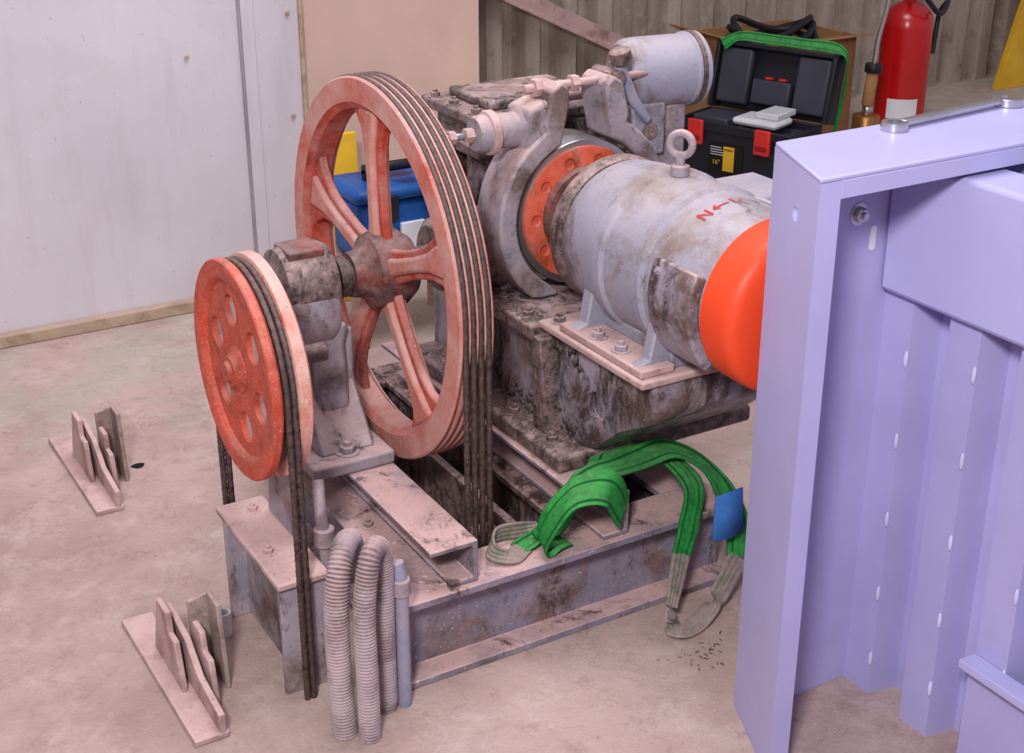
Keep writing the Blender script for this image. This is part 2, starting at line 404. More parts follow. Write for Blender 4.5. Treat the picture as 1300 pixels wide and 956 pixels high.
for off in (.0225,.0325):
    ro=gr_-.006
    pth=[Vector((gx+off,gy-ro,.0))]+[Vector((gx+off,gy-ro*math.cos(math.pi*i/48),gz+ro*math.sin(math.pi*i/48))) for i in range(49)]+[Vector((gx+off,gy+ro,.0))]
    sweep('governor_rope',dense(pth,.0035),.0046,m_rope,G,14,lobes=6,pitch=.05)
prism('pulley_support_bracket',[(1.68,.192),(1.71,.48),(1.75,.48),(1.80,.192)],'X',.621,.631,m_gray,G,bevel=.002)
P=empty('pulley_support_post')
box('post_top_plate',(.553,.632),(1.588,1.850),(.180,.191),m_pink,P,.003)
ibeam('post_h_section','Z',0,.18,.558,.628,1.597,1.835,m_gray,P,tf=.010,tw=.010)
for p in ((.60,1.61),(.60,1.81),(.575,1.68)): bolt((p[0],p[1],.191),(0,0,1),.008,P,m_pink)
# ---------------------------------------------------------------- bed + gearbox
D=empty('machine_bed')
bed=prism('bed_casting',[(1.455,.425),(1.455,.375),(1.475,.352),(1.54,.315),(1.60,.262),(1.64,.245),(2.15,.245),(2.15,.425)],'X',1.09,1.385,m_bed,D,bevel=.006)
c=cyl('c',(1.05,1.60,.335),(1.10,1.60,.335),.024,m_bed,None)
cut(bed,[c])
box('bed_foot_flange',(1.035,1.42),(1.62,2.15),(.2215,.25),m_oily,D,.006)
box('bed_ledge',(1.055,1.10),(1.74,2.14),(.400,.428),m_oily,D,.006)
box('motor_plate',(1.065,1.40),(1.45,1.735),(.425,.438),m_pink,D,.004)
prism('bed_side_rib',[(1.70,.25),(1.72,.41),(1.745,.41),(1.74,.25)],'X',1.06,1.10,m_oily,D,bevel=.003)
prism('bed_side_rib_rear',[(1.90,.25),(1.92,.40),(1.945,.40),(1.94,.25)],'X',1.06,1.10,m_oily,D,bevel=.003)
for y in (1.68,1.80,1.95): bolt((1.06,y,.25),(0,0,1),.010,D,m_oily)
for y in (1.78,1.86): bolt((1.075,y,.428),(0,0,1),.009,D,m_oily)
lumps('grease_on_flange',160,lambda:(random.uniform(1.037,1.085),random.uniform(1.63,2.1),.2505),m_grease,D,.002,.008,.35)
lumps('grease_on_ledge',110,lambda:(random.uniform(1.058,1.088),random.uniform(1.745,2.1),.4285),m_grease,D,.002,.007,.35)
lumps('grease_drips',90,lambda:(1.0895,random.uniform(1.64,1.95),random.choice((random.uniform(.25,.29),random.uniform(.38,.42)))),m_grease,D,.002,.006,1.8)
GB=empty('worm_gearbox')
prism('gearbox_housing',[(1.97,.43),(1.97,.60),(2.0,.64),(2.0,.685),(2.18,.685),(2.18,.43)],'X',1.12,1.39,m_hous,GB,bevel=.010)
box('gearbox_cover',(1.10,1.38),(1.985,2.20),(.685,.705),m_oily,GB,.005)
box('gearbox_cover_upper',(1.14,1.35),(2.02,2.17),(.705,.722),m_hous,GB,.006)
box('gearbox_side_flange',(1.085,1.14),(1.955,2.16),(.640,.662),m_oily,GB,.005)
for p in ((1.115,2.02),(1.115,2.17),(1.23,2.0),(1.34,2.01),(1.115,2.10)): bolt((p[0],p[1],.705),(0,0,1),.009,GB,m_oily)
lathe('bearing_boss',[(.03,0),(.05,0),(.062,.01),(.066,.10),(.075,.12)],(.985,CY+.02,CZ),(1,0,0),m_oily,GB,40)
for k in range(3): box('gearbox_rib_%d'%k,(1.09,1.125),(2.0+.06*k,2.012+.06*k),(.43,.64),m_hous,GB,.004)

# ---------------------------------------------------------------- motor
Mo=empty('electric_motor')
mx,mz=1.216,.563
def ym(y): return 1.360+(y-1.45)*1.22
def yl(name,prof,mat,parent,seg=80,**k):
    return lathe(name,[(r,y) for r,y in prof],(mx,0,mz),(0,1,0),mat,parent,seg,**k)
def mprof(p): return [(r,ym(y)) for r,y in p]
yl('motor_shell',mprof([(.0,1.45),(.085,1.452),(.108,1.46),(.118,1.475),(.121,1.50),(.124,1.56),(.130,1.565),(.130,1.578),(.125,1.583),(.127,1.64),(.132,1.645),(.132,1.658),(.127,1.663),(.124,1.71),(.119,1.74),(.106,1.76),(.0,1.76)]),m_motor,Mo)
yl('motor_end_bell',mprof([(.05,1.748),(.116,1.750),(.120,1.757),(.120,1.770),(.112,1.778),(.09,1.785),(.085,1.80),(.06,1.812),(.05,1.812)]),m_oily,Mo)
yl('motor_neck',[(.045,1.79),(.045,1.835)],m_dark,Mo)
for k in range(8):
    a=math.radians(45*k+15); ca,sa=math.cos(a),math.sin(a)
    bolt((mx+ca*.102,ym(1.775),mz+sa*.102),(0,1,0),.007,Mo,m_oily)
for k,a in enumerate((163,60)):
    a=math.radians(a); ca,sa=math.cos(a),math.sin(a)
    obox('shell_lug_%d'%k,(mx+ca*.124,ym(1.525),mz+sa*.124),(ca,0,sa),(0,1,0),(-sa,0,ca),(.008,.05,.024),m_motor,Mo,.004)
    bolt((mx+ca*.128,ym(1.53),mz+sa*.128),(ca,0,sa),.006,Mo,m_motor)
foot=[(1.072,.438),(1.072,.450),(1.095,.456),(1.105,.51),(1.13,.55),(1.2,.5),(1.2,.438)]
prism('motor_foot_left',foot,'Y',1.475,1.497,m_motor,Mo,bevel=.003)
prism('motor_foot_left_rear',foot,'Y',1.64,1.665,m_motor,Mo,bevel=.003)
box('motor_foot_pad',(1.07,1.13),(1.46,1.68),(.438,.451),m_pink,Mo,.003)
box('motor_foot_pad_right',(1.30,1.375),(1.46,1.68),(.438,.451),m_pink,Mo,.003)
box('motor_foot_block',(1.13,1.30),(1.47,1.68),(.438,.47),m_motor,Mo,.003)
for y in (1.54,1.60,1.71): bolt((1.09,y,.451 if y<1.70 else .438),(0,0,1),.010,Mo)
N=8; pts=[]
for i in range(N+1):
    a=math.radians(155+(225-155)*i/N); pts.append((mx+.132*math.cos(a),mz+.132*math.sin(a)))
for i in range(N,-1,-1):
    a=math.radians(155+(225-155)*i/N); pts.append((mx+.112*math.cos(a),mz+.112*math.sin(a)))
prism('motor_side_apron',pts,'Y',1.378,1.475,m_bed,Mo,bevel=.004)
ey_=1.583; et=mz+.127
lathe('eye_bolt_base',[(.014,0),(.014,.014),(.007,.016),(.007,.034)],(mx,ey_,et),(0,0,1),m_gray,Mo,20)
tor=[Vector((mx+.017*math.cos(a)*.6,ey_+.017*math.cos(a)*-.8,et+.046+.017*math.sin(a))) for a in [2*math.pi*i/32 for i in range(33)]]
sweep('eye_bolt_ring',tor,.006,m_gray,Mo,10)
box('terminal_box',(1.36,1.49),(1.60,1.74),(.53,.605),m_motor,Mo,.006)
box('terminal_box_lid',(1.353,1.497),(1.592,1.748),(.605,.616),m_motor,Mo,.004)
box('terminal_box_neck',(1.31,1.37),(1.63,1.71),(.55,.59),m_motor,Mo,.004)
yl('orange_fan_cover',[(0,1.298),(.07,1.299),(.105,1.303),(.114,1.308),(.119,1.316),(.1205,1.325),(.1205,1.368),(.116,1.370),(.0,1.370)],m_orange,Mo,96)
def mark(name,strokes,phi0,y0,sz,r=.1275):
    bm=bmesh.new()
    ya,yb=ym(1.50),ym(1.56)
    def S(u,v,rr):
        ph=phi0-u*sz/r; yy=y0+v*sz
        rad=.121+(.124-.121)*(yy-ya)/(yb-ya) if yy>ya else .121-(ya-yy)*.11
        rad+=.0012
        return Vector((mx+(rad+rr)*math.cos(ph),yy,mz+(rad+rr)*math.sin(ph)))
    for (a,b) in strokes:
        d=Vector((b[0]-a[0],b[1]-a[1])); L=d.length; d/=L; n=Vector((-d.y,d.x))*.07
        K=6
        prev=None
        for k in range(K+1):
            c=Vector(a)+d*L*k/K
            q=[bm.verts.new(S(c.x+n.x,c.y+n.y,.0004)),bm.verts.new(S(c.x-n.x,c.y-n.y,.0004))]
            if prev: bm.faces.new((prev[0],prev[1],q[1],q[0]))
            prev=q
    fin(bm,name,m_txt,Mo)
mark('marker_N',[((0,0),(0,1)),((0,1),(.75,0)),((.75,0),(.75,1))],math.radians(120),1.440,.02)
mark('marker_arrow',[((1.2,.5),(2.6,.5)),((1.2,.5),(1.6,.85)),((1.2,.5),(1.6,.15)),((3.0,.2),(3.0,1)),((3.0,.2),(3.5,.2))],math.radians(120),1.440,.02)

# ---------------------------------------------------------------- brake
BR=empty('drum_brake')
DY=1.835
yl('brake_drum',[(.06,DY+.01),(.122,DY+.01),(.124,DY+.013),(.124,DY+.085),(.06,DY+.087)],m_steel,BR)
dr=yl('drum_face',[(0,DY),(.06,DY),(.065,DY+.003),(.106,DY+.003),(.112,DY+.005),(.112,DY+.012),(0,DY+.012)],m_drum,BR)
cs=[]
for k in range(10):
    a=math.radians(36*k); cs.append(cyl('c%d'%k,(mx+.091*math.cos(a),DY-.02,mz+.091*math.sin(a)),(mx+.091*math.cos(a),DY+.008,mz+.091*math.sin(a)),.010,m_drum,None,16))
cut(dr,cs)
lathe('coupling_ring',[(.062,DY-.012),(.078,DY-.010),(.080,DY+.002),(.062,DY+.002)],(mx,0,mz),(0,1,0),m_rust,BR,60,closed=True)
def arm(name,sg):
    pts=[]
    for i in range(0,21):
        a=math.radians(118+ (252-118)*i/20); pts.append((mx+sg*.164*math.cos(a),mz+.165*math.sin(a)))
    pts.append((mx+sg*-.055,mz-.125))
    for i in range(20,-1,-1):
        a=math.radians(112+ (236-112)*i/20); pts.append((mx+sg*.131*math.cos(a),mz+.131*math.sin(a)))
    pts+= [(mx-sg*.035,mz+.185),(mx-sg*.035,mz+.212),(mx-sg*.05,mz+.224),(mx-sg*.068,mz+.212),(mx-sg*.082,mz+.160)]
    prism(name,[(a,max(b,.430)) for a,b in pts],'Y',DY-.005,DY+.075,m_gray,BR,bevel=.006)
arm('brake_arm_left',1); arm('brake_arm_right',-1)
def shoe(name,a0,a1):
    pts=[];N=14
    for i in range(N+1):
        a=math.radians(a0+(a1-a0)*i/N); pts.append((mx+.131*math.cos(a),mz+.131*math.sin(a)))
    for i in range(N,-1,-1):
        a=math.radians(a0+(a1-a0)*i/N); pts.append((mx+.125*math.cos(a),mz+.125*math.sin(a)))
    prism(name,pts,'Y',DY+.01,DY+.08,m_dark,BR)
shoe('shoe_left',130,230); shoe('shoe_right',-50,50)
yy=DY+.035; sz_=.712; ax_=1.026
lathe('spring_housing',[(.012,0),(.026,.002),(.030,.01),(.030,.02),(.033,.022),(.033,.03),(.028,.032),(.028,.075),(.034,.08),(.034,.092)],(ax_,yy,sz_),(1,0,0),m_gray,BR,36)
lathe('spring_disc',[(.012,0),(.034,.0),(.036,.004),(.036,.012),(.012,.013)],(ax_+.022,yy,sz_),(1,0,0),m_pink,BR,36)
cyl('spring_rod',(ax_-.065,yy,sz_),(ax_+.01,yy,sz_),.006,m_steel,BR,16)
lathe('spring_nut',[(.011,0),(.011,.012)],(ax_-.045,yy,sz_),(1,0,0),m_pink,BR,6)
lathe('spring_nut_b',[(.012,0),(.012,.014)],(ax_-.015,yy,sz_),(1,0,0),m_pink,BR,6)
prism('arm_spring_boss',[(ax_+.08,sz_-.04),(ax_+.08,sz_+.035),(ax_+.11,sz_+.045),(mx-.03,sz_+.05),(mx-.06,sz_-.02)],'Y',DY-.0,DY+.07,m_gray,BR,bevel=.008)
rz=.774
cyl('release_rod',(1.12,yy,rz),(1.36,yy,rz),.007,m_pink,BR,16)
lathe('rod_nut_a',[(.015,0),(.015,.014)],(1.135,yy,rz),(1,0,0),m_pink,BR,6)
lathe('rod_nut_b',[(.014,0),(.014,.014)],(1.205,yy,rz),(1,0,0),m_pink,BR,6)
lathe('rod_nut_c',[(.014,0),(.014,.02)],(1.275,yy,rz),(1,0,0),m_pink,BR,6)
cyl('lower_rod',(1.19,1.95,.735),(1.36,1.95,.735),.009,m_pink,BR,16)
so=Vector((1.335,1.925,.765))
lathe('solenoid_body',[(0,-.012),(.022,-.012),(.03,.0),(.050,.004),(.058,.014),(.060,.03),(.060,.125),(.063,.128),(.063,.150),(.056,.156),(0,.156)],so,(1,-.12,0),m_motor,BR,56)
lathe('solenoid_band',[(.060,.132),(.0645,.133),(.0645,.142),(.060,.143)],so,(1,-.12,0),m_dark,BR,56)
box('solenoid_mount',(1.335,1.405),(1.875,1.94),(.63,.72),m_motor,BR,.005)
lathe('mount_plug',[(.014,0),(.014,.006),(.007,.007),(.007,.004)],(1.37,1.875,.675),(0,-1,0),m_oily,BR,20)
box('solenoid_foot',(1.39,1.46),(1.89,1.96),(.43,.71),m_gray,BR,.006)
prism('release_lever',[(1.29,.79),(1.305,.80),(1.335,.74),(1.365,.70),(1.355,.69),(1.315,.735)],'Y',1.858,1.872,m_pipe,BR,bevel=.004)
cyl('lever_pivot',(1.29,1.85,.775),(1.29,1.92,.775),.014,m_oily,BR,20)
lathe('lever_knob',[(.016,0),(.018,.004),(.018,.02),(.012,.024)],(1.30,1.86,.80),(-.3,0,1),m_oily,BR,20)

# ---------------------------------------------------------------- conduits
def rib(s): return 1+.06*math.sin(2*math.pi*s/.005)
C=empty('flexible_conduit')
p=catmull([(.596,1.475,.0),(.594,1.48,.10),(.597,1.485,.2),(.608,1.495,.252),(.628,1.52,.270),(.655,1.56,.245),(.668,1.60,.17)],170)
sweep('hose_outer',p,.0165,m_conduit,C,20,rib)
p=catmull([(.622,1.450,.0),(.622,1.450,.10),(.624,1.455,.2),(.636,1.462,.264),(.652,1.475,.282),(.667,1.488,.262),(.671,1.495,.2),(.671,1.498,0)],170)
sweep('hose_inner',p,.0150,m_conduit,C,20,rib)
C2=empty('steel_conduit_pipe')
sweep('pipe_body',catmull([(.697,1.492,0),(.697,1.492,.14),(.697,1.492,.20),(.694,1.497,.235)],12),.010,m_pipe,C2,20)
lathe('pipe_coupling',[(.012,0),(.0135,.002),(.0135,.024),(.012,.026)],(.697,1.492,.185),(0,0,1),m_conduit,C2,24)
C3=empty('cable_pipe_elbow')
sweep('pipe_elbow',catmull([(.645,1.635,0),(.645,1.635,.20),(.643,1.640,.26),(.650,1.66,.30)],12),.009,m_conduit,C3,16)
lathe('elbow_coupling',[(.012,0),(.015,.003),(.015,.028),(.012,.03)],(.645,1.635,.205),(0,0,1),m_conduit,C3,20)
C4=empty('floor_pipe_stub')
lathe('stub',[(.009,0),(.012,0),(.012,.04),(.009,.04)],(.532,1.79,0),(0,0,1),m_white,C4,20,closed=True)

# ---------------------------------------------------------------- floor anchor brackets
def bracket(name,ox,oy):
    A=empty(name)
    prism('base_plate',[(ox-.035,oy+.18),(ox+.015,oy+.18),(ox+.02,oy-.165),(ox-.03,oy-.165)],'Z',0,.010,m_pink,A,bevel=.002)
    prism('side_plate',[(oy-.165,.010),(oy-.165,.040),(oy-.08,.050),(oy-.03,.085),(oy+.03,.095),(oy+.06,.095),(oy+.11,.010)],'X',ox+.006,ox+.016,m_pink,A,bevel=.002)
    prism('clamp_fin_a',[(oy-.05,.010),(oy-.03,.085),(oy-.005,.085),(oy+.0,.118),(oy+.045,.118),(oy+.085,.010)],'X',ox-.010,ox-.001,m_pink,A,bevel=.002)
    prism('clamp_fin_b',[(oy-.10,.0),(oy-.085,.075),(oy-.06,.075),(oy-.055,.105),(oy-.02,.105),(oy+.01,.0)],'X',ox+.022,ox+.031,m_pink,A,bevel=.002)
    prism('flat_bar',[(oy-.060,.0),(oy-.045,.135),(oy+.0,.135),(oy-.005,.0)],'X',ox+.052,ox+.060,m_bar,A,bevel=.002)
    prism('flat_bar_flange',[(ox+.026,.0),(ox+.024,.125),(ox+.060,.132),(ox+.060,.0)],'Y',oy+.0,oy+.008,m_bar,A,bevel=.002)
    return A
bracket('floor_anchor_bracket',.488,2.42)
bracket('floor_anchor_bracket.001',.435,1.715)
hp=empty('floor_cable_hole')
prism('hole_disc',[(.578+.012*math.cos(a)*(1+.2*math.sin(3*a)),2.41+.010*math.sin(a)) for a in [2*math.pi*i/20 for i in range(20)]],'Z',.0,.0015,m_hole,hp)

# ---------------------------------------------------------------- lifting sling
SL=empty('lifting_sling')
def rb(name,ctrl,m1,m2,**k): return ribbon(name,[(Vector(a),Vector(b),c) for a,b,c in ctrl],m1,m2,SL,**k)
rb('band_over',[((.930,1.565,.150),(.3,1,0),.035),((.965,1.575,.153),(.3,1,0),.04),((1.0,1.57,.17),(.1,1,0),.05),((1.025,1.55,.235),(.2,1,.1),.056),((1.055,1.545,.255),(.2,1,0),.058),
 ((1.10,1.545,.256),(.1,1,0),.058),((1.15,1.56,.250),(0,1,.1),.056),((1.20,1.57,.248),(0,1,.2),.055),((1.235,1.565,.235),(.2,1,.2),.055),((1.265,1.545,.212),(.6,.9,.1),.055),((1.288,1.52,.17),(.9,.4,0),.054),
 ((1.295,1.49,.12),(1,.1,.0),.052),((1.285,1.47,.075),(1,0,.1),.045)],m_green,m_greend)
rb('end_eye_loop',[((1.285,1.47,.075),(1,0,.1),.042),((1.24,1.455,.035),(1,.2,.4),.034),((1.19,1.435,.012),(.6,.8,.3),.030),((1.145,1.425,.010),(.2,1,.3),.030),((1.130,1.440,.022),(.0,.6,1),.030),((1.155,1.465,.06),(.9,.2,.1),.030),((1.180,1.485,.105),(1,.1,0),.036)],m_webgray,m_webgray)
rb('band_return',[((1.180,1.485,.105),(1,.1,0),.040),((1.20,1.495,.150),(1,.2,0),.048),((1.22,1.52,.205),(1,.5,0),.052),((1.20,1.60,.235),(.4,1,0),.052),((1.15,1.625,.240),(0,1,.2),.052),((1.11,1.60,.232),(-.3,1,.2),.052),((1.075,1.56,.228),(-.3,1,0),.05)],m_green,m_greend)
rb('band_fold',[((1.085,1.512,.195),(.8,.5,0),.055),((1.045,1.495,.252),(.8,.5,.3),.062),((.995,1.510,.252),(.6,.8,.4),.062),((.965,1.53,.205),(.3,1,.3),.06),((.960,1.545,.160),(.3,1,0),.055),((1.0,1.555,.152),(.2,1,0),.05)],m_green,m_greend)
rb('start_eye_loop',[((.99,1.60,.152),(.3,1,0),.03),((.955,1.598,.158),(.1,.2,1),.026),((.905,1.590,.168),(.3,.1,1),.026),((.880,1.560,.162),(.6,.1,1),.026),((.905,1.545,.153),(.2,1,.4),.028),((.935,1.562,.150),(.3,1,0),.030)],m_webgray,m_webgray)
bm=bmesh.new()
q=[(1.235,1.478,.195),(1.285,1.474,.20),(1.278,1.458,.135),(1.255,1.458,.125),(1.235,1.460,.125),(1.22,1.462,.13)]
vs=[bm.verts.new(v) for v in q]; bm.faces.new(vs)
o=fin(bm,'sling_label',m_blue,SL); sm=o.modifiers.new('s','SOLIDIFY'); sm.thickness=.002

# ---------------------------------------------------------------- lilac cabinet frame
K=empty('open_frame_cabinet')
hc=.828
P1=(1.105,1.253);P2=(1.040,1.100)
prism('top_plate',[P1,P2,(2.2,1.100),(2.2,1.268)],'Z',hc-.006,hc,m_lilac,K,bevel=.002)
dx,dy=P1[0]-P2[0],P1[1]-P2[1]
ep=prism('end_panel',[P1,P2,(1.072,1.100),(1.072,1.105),(P2[0]+.008,1.105),(P1[0]+.008,P1[1])],'Z',0,hc-.006,m_lilac,K,smooth=False)
mid=Vector((P2[0]*.55+P1[0]*.45,P2[1]*.55+P1[1]*.45,.765)); nrm=Vector((dy,-dx,0)).normalized()
c=cyl('c',mid-nrm*.03,mid+nrm*.03,.009,m_lilac,None,24); cut(ep,[c])
box('post_inner_lip',(1.067,1.072),(1.105,1.128),(0,hc-.02),m_lilac,K,.001)
box('top_front_lip',(1.072,2.2),(1.100,1.105),(hc-.028,hc-.006),m_lilac,K,.001)
box('top_back_lip',(1.12,2.2),(1.245,1.250),(.0,hc-.006),m_lilac_d,K,.001)
box('back_panel',(1.105,1.31),(1.222,1.228),(0,hc-.008),m_lilac_d,K,.001)
bolt((1.224,1.222,.726),(0,-1,0),.010,K,m_steel)
prism('slot',[(1.252+.005*math.cos(a),.690+.005*math.sin(a)+(.012 if math.sin(a)>0 else -.012)) for a in [2*math.pi*i/24 for i in range(24)]],'Y',1.2205,1.224,m_white,K)
box('main_beam',(1.272,1.352),(.15,1.2215),(.616,.795),m_lilac,K,.007)
box('beam_inner_rail',(1.40,1.43),(.15,1.21),(.745,.80),m_lilac_d,K,.004)
box('beam_inner_web',(1.43,1.90),(1.0,1.01),(.5,.80),m_lilac_d,K,.002)
pts=[];y=1.222;inn=[]
while y>.2:
    pts+=[(1.288,y),(1.288,y-.050),(1.336,y-.058),(1.336,y-.102)]; inn.append(y); y-=.112
back=[(a+.004,b) for a,b in pts][::-1]
prism('corrugated_side',pts+back,'Z',0.0,.616,m_lilac_d,K,smooth=False)
box('bottom_rail',(1.258,1.288),(.15,1.0),(.165,.178),m_lilac,K,.002)
box('bottom_skirt',(1.280,1.286),(.15,1.0),(.0,.165),m_lilac_d,K,.002)
bm=bmesh.new()
def bead(c,L=.026,r=.0035):
    mt=Matrix.Translation(c)@Matrix.Diagonal((r,r,L/2,1)); bmesh.ops.create_icosphere(bm,subdivisions=2,radius=1,matrix=mt)
for i,y in enumerate(inn):
    for z in (.06,.17,.29,.41,.53):
        bead((1.287,y-.048,z+.02*(i%2))); bead((1.334,y-.100,z+.03*(i%2)))
for z in (.1,.22,.34,.46,.58,.70): bead((1.071,1.106,z))
fin(bm,'weld_beads',m_weld,K)

# wrench
Wr=empty('combination_wrench')
a=Vector((1.270,1.222,hc)); b=Vector((1.500,1.246,hc)); d=(b-a).normalized(); n=Vector((-d.y,d.x,0))
obox('shank',(a+b)/2+Vector((0,0,.008)),d,n,(0,0,1),((b-a).length-.025,.014,.007),m_steel,Wr,.002)
lathe('ring_end',[(.009,0),(.0165,0),(.0175,.005),(.0165,.011),(.009,.011)],a+Vector((0,0,.0)),(0,0,1),m_steel,Wr,24,closed=True)
pts=[]
for ang in range(40,321,20): pts.append((.021*math.cos(math.radians(ang)),.021*math.sin(math.radians(ang))))
pts+=[(.013,-.009),(-.004,-.009),(-.006,0),(-.004,.009),(.013,.009)]
P3=[]
for u,v in pts:
    q=b+d*u+n*v; P3.append((q.x,q.y))
prism('open_jaw',P3,'Z',hc,hc+.011,m_steel,Wr,bevel=.001)

# ---------------------------------------------------------------- toolbox
T=empty('toolbox')
L=Vector((.344,-.94,0)).normalized(); Dp=Vector((.94,.344,0)).normalized(); U=Vector((0,0,1))
T0=Vector((2.775,3.36,0))
def tb(name,l,dd,z,mat,bev=.004):
    c=T0+L*(l[0]+l[1])/2+Dp*(dd[0]+dd[1])/2+U*(z[0]+z[1])/2
    return obox(name,c,L,Dp,U,(l[1]-l[0],dd[1]-dd[0],z[1]-z[0]),mat,T,bev)
tb('body_front',(-.21,.21),(0,.012),(0,.19),m_black)
tb('body_back',(-.21,.21),(.20,.212),(0,.19),m_black)
tb('body_side_a',(-.21,-.198),(0,.212),(0,.19),m_black)
tb('body_side_b',(.198,.21),(0,.212),(0,.19),m_black)
tb('body_bottom',(-.21,.21),(0,.212),(0,.012),m_black)
tb('body_rim',(-.22,.22),(-.008,.004),(.165,.195),m_black)
tb('inner_tray',(-.195,.195),(.015,.198),(.15,.165),m_tray)
for i,l in enumerate((-.122,.122)):
    tb('latch_%d'%i,(l-.028,l+.028),(-.022,-.006),(.12,.20),m_redpl,.005)
    tb('latch_slot_%d'%i,(l-.02,l+.02),(-.024,-.02),(.135,.15),M('latch_dark',(150,30,30),None),.001)
al=math.radians(12); LU=(U*math.cos(al)+Dp*math.sin(al)); LD=(Dp*math.cos(al)-U*math.sin(al))
LB=T0+Dp*.215+U*.19
def lid(name,l,h,dd,mat,bev=.004):
    c=LB+L*(l[0]+l[1])/2+LU*(h[0]+h[1])/2+LD*(dd[0]+dd[1])/2
    return obox(name,c,L,LU,LD,(l[1]-l[0],h[1]-h[0],dd[1]-dd[0]),mat,T,bev)
lid('lid_panel',(-.22,.22),(0,.22),(.05,.065),m_black)
lid('lid_edge_top',(-.22,.22),(.205,.22),(-.01,.05),m_black)
lid('lid_edge_a',(-.22,-.205),(0,.22),(-.01,.05),m_black)
lid('lid_edge_b',(.205,.22),(0,.22),(-.01,.05),m_black)
lid('lid_compartment_a',(-.20,-.085),(.02,.20),(0,.03),m_tray,.008)
lid('lid_compartment_b',(.085,.20),(.02,.20),(0,.03),m_tray,.008)
lid('lid_center_tray',(-.07,.07),(.03,.11),(.0,.03),m_tray,.006)
for i in range(2): lid('red_clip_%d'%i,(-.035+.05*i,-.010+.05*i),(.112,.120),(.02,.04),m_redpl,.001)
tb('white_dish',(-.02,.14),(.03,.15),(.19,.215),m_white,.012)
tb('white_paper',(.05,.13),(.06,.18),(.215,.235),m_white,.004)
tb('tray_part',(-.17,-.04),(.04,.16),(.165,.20),m_tray,.006)
tb('label_black',(-.075,.05),(-.004,-.001),(.035,.135),m_lblk,.0005)
tb('label_yellow',(-.02,.02),(-.006,-.003),(.045,.125),m_yellow,.0005)
def text(name,s,c,xa,ya,size,mat,parent):
    cu=bpy.data.curves.new(name,'FONT'); cu.body=s; cu.size=size; cu.align_x='CENTER'; cu.align_y='CENTER'; cu.extrude=.0003
    cu.materials.append(mat)
    o=bpy.data.objects.new(name,cu); sc.collection.objects.link(o)
    xa=Vector(xa).normalized(); ya=Vector(ya).normalized(); za=xa.cross(ya)
    m=Matrix((xa,ya,za)).transposed().to_4x4(); m.translation=Vector(c); o.matrix_world=m; o.parent=parent
    return o
text('label_text','HARBLEY',T0+L*0-Dp*.0075+U*.115,L,U,.0085,m_lblk,T)
text('label_text_b','16"',T0-L*.045-Dp*.0055+U*.07,L,U,.022,m_yellow,T)
for i in range(4): tb('label_line_%d'%i,(-.068,-.028+(.004*i)),(-.006,-.004),(.118-.008*i,.120-.008*i),m_white,.0002)
# ---------------------------------------------------------------- cardboard box with hose
CB=empty('cardboard_box')
cx0,cx1,cy0,cy1=3.10,3.58,3.67,4.04
box('side_a',(cx0,cx0+.01),(cy0,cy1),(0,.36),m_card,CB,.001)
box('side_b',(cx1-.01,cx1),(cy0,cy1),(0,.36),m_card,CB,.001)
box('side_c',(cx0+.01,cx1-.01),(cy1-.01,cy1),(0,.36),m_card,CB,.001)
box('side_d',(cx0+.01,cx1-.01),(cy0,cy0+.01),(0,.36),m_card,CB,.001)
obox('flap_a',(cx0-.04,(cy0+cy1)/2,.375),(0,1,0),(-.9,0,.35),(.35,0,.9),(.36,.09,.006),m_card,CB,.001)
obox('flap_b',((cx0+cx1)/2,cy0-.04,.365),(1,0,0),(0,-.95,.2),(0,.2,.95),(.47,.09,.006),m_card,CB,.001)
box('packing',(cx0+.01,cx1-.01),(cy0+.01,cy1-.01),(.0,.26),m_card,CB,.001)
HC=empty('black_cable_coil')
for k in range(4):
    pth=[Vector((3.34+(.19-.012*k)*math.cos(a),3.855+(.14-.012*k)*math.sin(a),.315+.022*k+.03*math.sin(a*2+k))) for a in [2*math.pi*i/48 for i in range(49)]]
    sweep('coil_%d'%k,pth,.012,m_black,HC,10)
GS=empty('green_strap')
def lp(l,h,dd): return LB+L*l+LU*h+LD*dd
wv=LD*.8+U*.75
ribbon('strap',[(lp(-.19,.205,-.02),U+LD*.3,.040),(lp(-.14,.238,.0),wv,.044),(lp(-.04,.240,.02),wv,.044),(lp(.08,.240,.02),wv,.044),(lp(.19,.238,.03),wv,.044),(lp(.238,.20,.03),LD+L*-.4,.045),(lp(.248,.10,.02),LD+L*-.7,.045),(lp(.25,-.04,.0),LD+L*-.7,.045),(lp(.252,-.165,.0),LD+L*-.7,.045)],m_green,m_greend,GS)

# ---------------------------------------------------------------- extinguisher
E=empty('fire_extinguisher')
ex,ey=3.68,3.53
lathe('cylinder',[(.0,.0),(.08,.0),(.086,.006),(.088,.03),(.088,.40),(.084,.435),(.068,.462),(.04,.482),(.022,.49),(.022,.51),(0,.51)],(ex,ey,0),(0,0,1),m_ext,E,56)
cyl('valve',(ex,ey,.505),(ex,ey,.56),.018,m_brass,E)
obox('handle',(ex-.04,ey-.03,.585),(-.8,-.6,.25),(0,0,1),(.6,-.8,0),(.14,.012,.022),m_ext,E)
obox('lever',(ex-.04,ey-.03,.55),(-.8,-.6,-.1),(0,0,1),(.6,-.8,0),(.12,.010,.022),m_black,E)
sweep('hose',catmull([(ex,ey,.53),(ex-.06,ey-.10,.54),(ex+.02,ey-.12,.46),(ex+.10,ey-.08,.49),(ex+.13,ey-.02,.44),(ex+.12,ey-.02,.36),(ex+.105,ey-.03,.30)],16),.009,m_black,E)
bm=bmesh.new(); V0=None
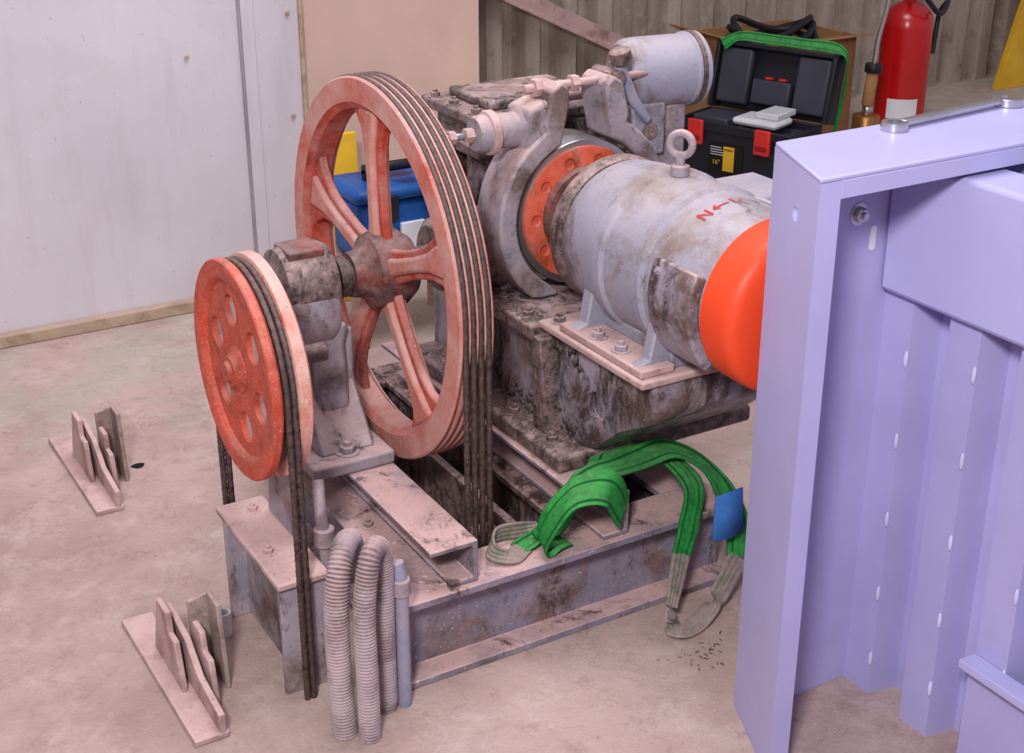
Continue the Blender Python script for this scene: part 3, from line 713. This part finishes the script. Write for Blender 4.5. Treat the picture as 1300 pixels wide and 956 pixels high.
for i in range(13):
    a=math.radians(195+i*6); r=.0886
    q=[bm.verts.new((ex+r*math.cos(a),ey+r*math.sin(a),z)) for z in (.09,.16)]
    if V0: bm.faces.new((V0[0],q[0],q[1],V0[1]))
    V0=q
fin(bm,'label',m_white,E)
BT=empty('gas_torch')
tx,ty=3.325,3.33
cyl('torch_tank',(tx,ty,0),(tx,ty,.17),.045,m_brass,BT)
cyl('torch_neck',(tx,ty,.17),(tx,ty,.20),.016,m_steel,BT)
cyl('torch_handle',(tx,ty,.20),(tx+.01,ty,.31),.020,m_card,BT)
cyl('torch_collar',(tx+.01,ty,.31),(tx+.012,ty,.34),.028,m_black,BT)
sweep('torch_tube',catmull([(tx+.012,ty,.34),(tx+.02,ty,.42),(tx+.03,ty-.01,.5),(tx+.04,ty-.02,.60)],10),.008,m_steel,BT)
YB=empty('yellow_board')
prism('board',[(4.62,.0),(5.2,.0),(5.2,.62),(4.80,.62)],'Y',3.9,3.93,m_yellow,YB,bevel=.002)
# ---------------------------------------------------------------- blue case behind wheel on a low stand
ST=empty('low_timber_stand')
box('stand_top',(1.17,1.50),(2.70,2.92),(.175,.195),m_wood,ST,.003)
for i,(a,b) in enumerate(((1.18,2.71),(1.46,2.71),(1.18,2.88),(1.46,2.88))): box('stand_leg_%d'%i,(a,a+.03),(b,b+.03),(0,.175),m_wood,ST,.002)
BC=empty('blue_tool_case')
box('case_body',(1.20,1.46),(2.72,2.88),(.196,.34),m_bluetool,BC,.02)
box('case_lid',(1.19,1.47),(2.71,2.89),(.342,.375),m_bluetool,BC,.015)
box('case_latch',(1.25,1.29),(2.70,2.712),(.30,.36),m_black,BC)
box('case_latch_b',(1.37,1.41),(2.70,2.712),(.30,.36),m_black,BC)
box('case_vent',(1.30,1.36),(2.708,2.720),(.22,.29),m_white,BC)
cyl('case_handle',(1.25,2.80,.40),(1.41,2.80,.40),.012,m_black,BC)
box('case_handle_post_a',(1.25,1.265),(2.79,2.81),(.375,.40),m_black,BC)
box('case_handle_post_b',(1.395,1.41),(2.79,2.81),(.375,.40),m_black,BC)
YC=empty('yellow_warning_board')
prism('board',[(1.262,.0),(1.345,.0),(1.335,.43),(1.275,.43)],'Y',3.02,3.035,m_yellow,YC,bevel=.003)
# ---------------------------------------------------------------- debris
bm=bmesh.new()
for i in range(34):
    x=random.gauss(1.14,.03); y=random.gauss(1.375,.02)
    if y<1.30: continue
    s=random.uniform(.0008,.002)
    bmesh.ops.create_icosphere(bm,subdivisions=1,radius=s,matrix=Matrix.Translation((x,y,s*.5))@Matrix.Rotation(random.random()*6,4,'Z')@Matrix.Diagonal((3.0,1,.6,1)))
fin(bm,'floor_debris',M('debris_crumbs',(140,106,94),(110,84,74),.4,rough=.9,scale=80),smooth=False)

# ---------------------------------------------------------------- camera, lights
cam=bpy.data.cameras.new('camera'); co=bpy.data.objects.new('camera',cam); sc.collection.objects.link(co)
co.location=(0,0,1.25); co.rotation_euler=(math.radians(90-22.65),0,math.radians(-30.4))
cam.sensor_width=36; cam.lens=48.66; cam.shift_y=-.0342; cam.clip_start=.05
sc.camera=co
def area(name,loc,tgt,size,en,col):
    l=bpy.data.lights.new(name,'AREA'); l.size=size; l.energy=en; l.color=col
    o=bpy.data.objects.new(name,l); sc.collection.objects.link(o); o.location=loc
    o.rotation_euler=(Vector(tgt)-Vector(loc)).to_track_quat('-Z','Y').to_euler()
area('flash_bounce_light',(-.4,-.1,1.9),(1.2,2.0,.3),.30,58,(1,.98,.99))
area('ceiling_light',(1.3,1.9,3.2),(1.3,2.1,0),1.6,62,(.98,.95,1))
wd=bpy.data.worlds.new('world'); sc.world=wd; wd.use_nodes=True
bg=wd.node_tree.nodes['Background']; bg.inputs[0].default_value=(.90,.87,1,1); bg.inputs[1].default_value=.44
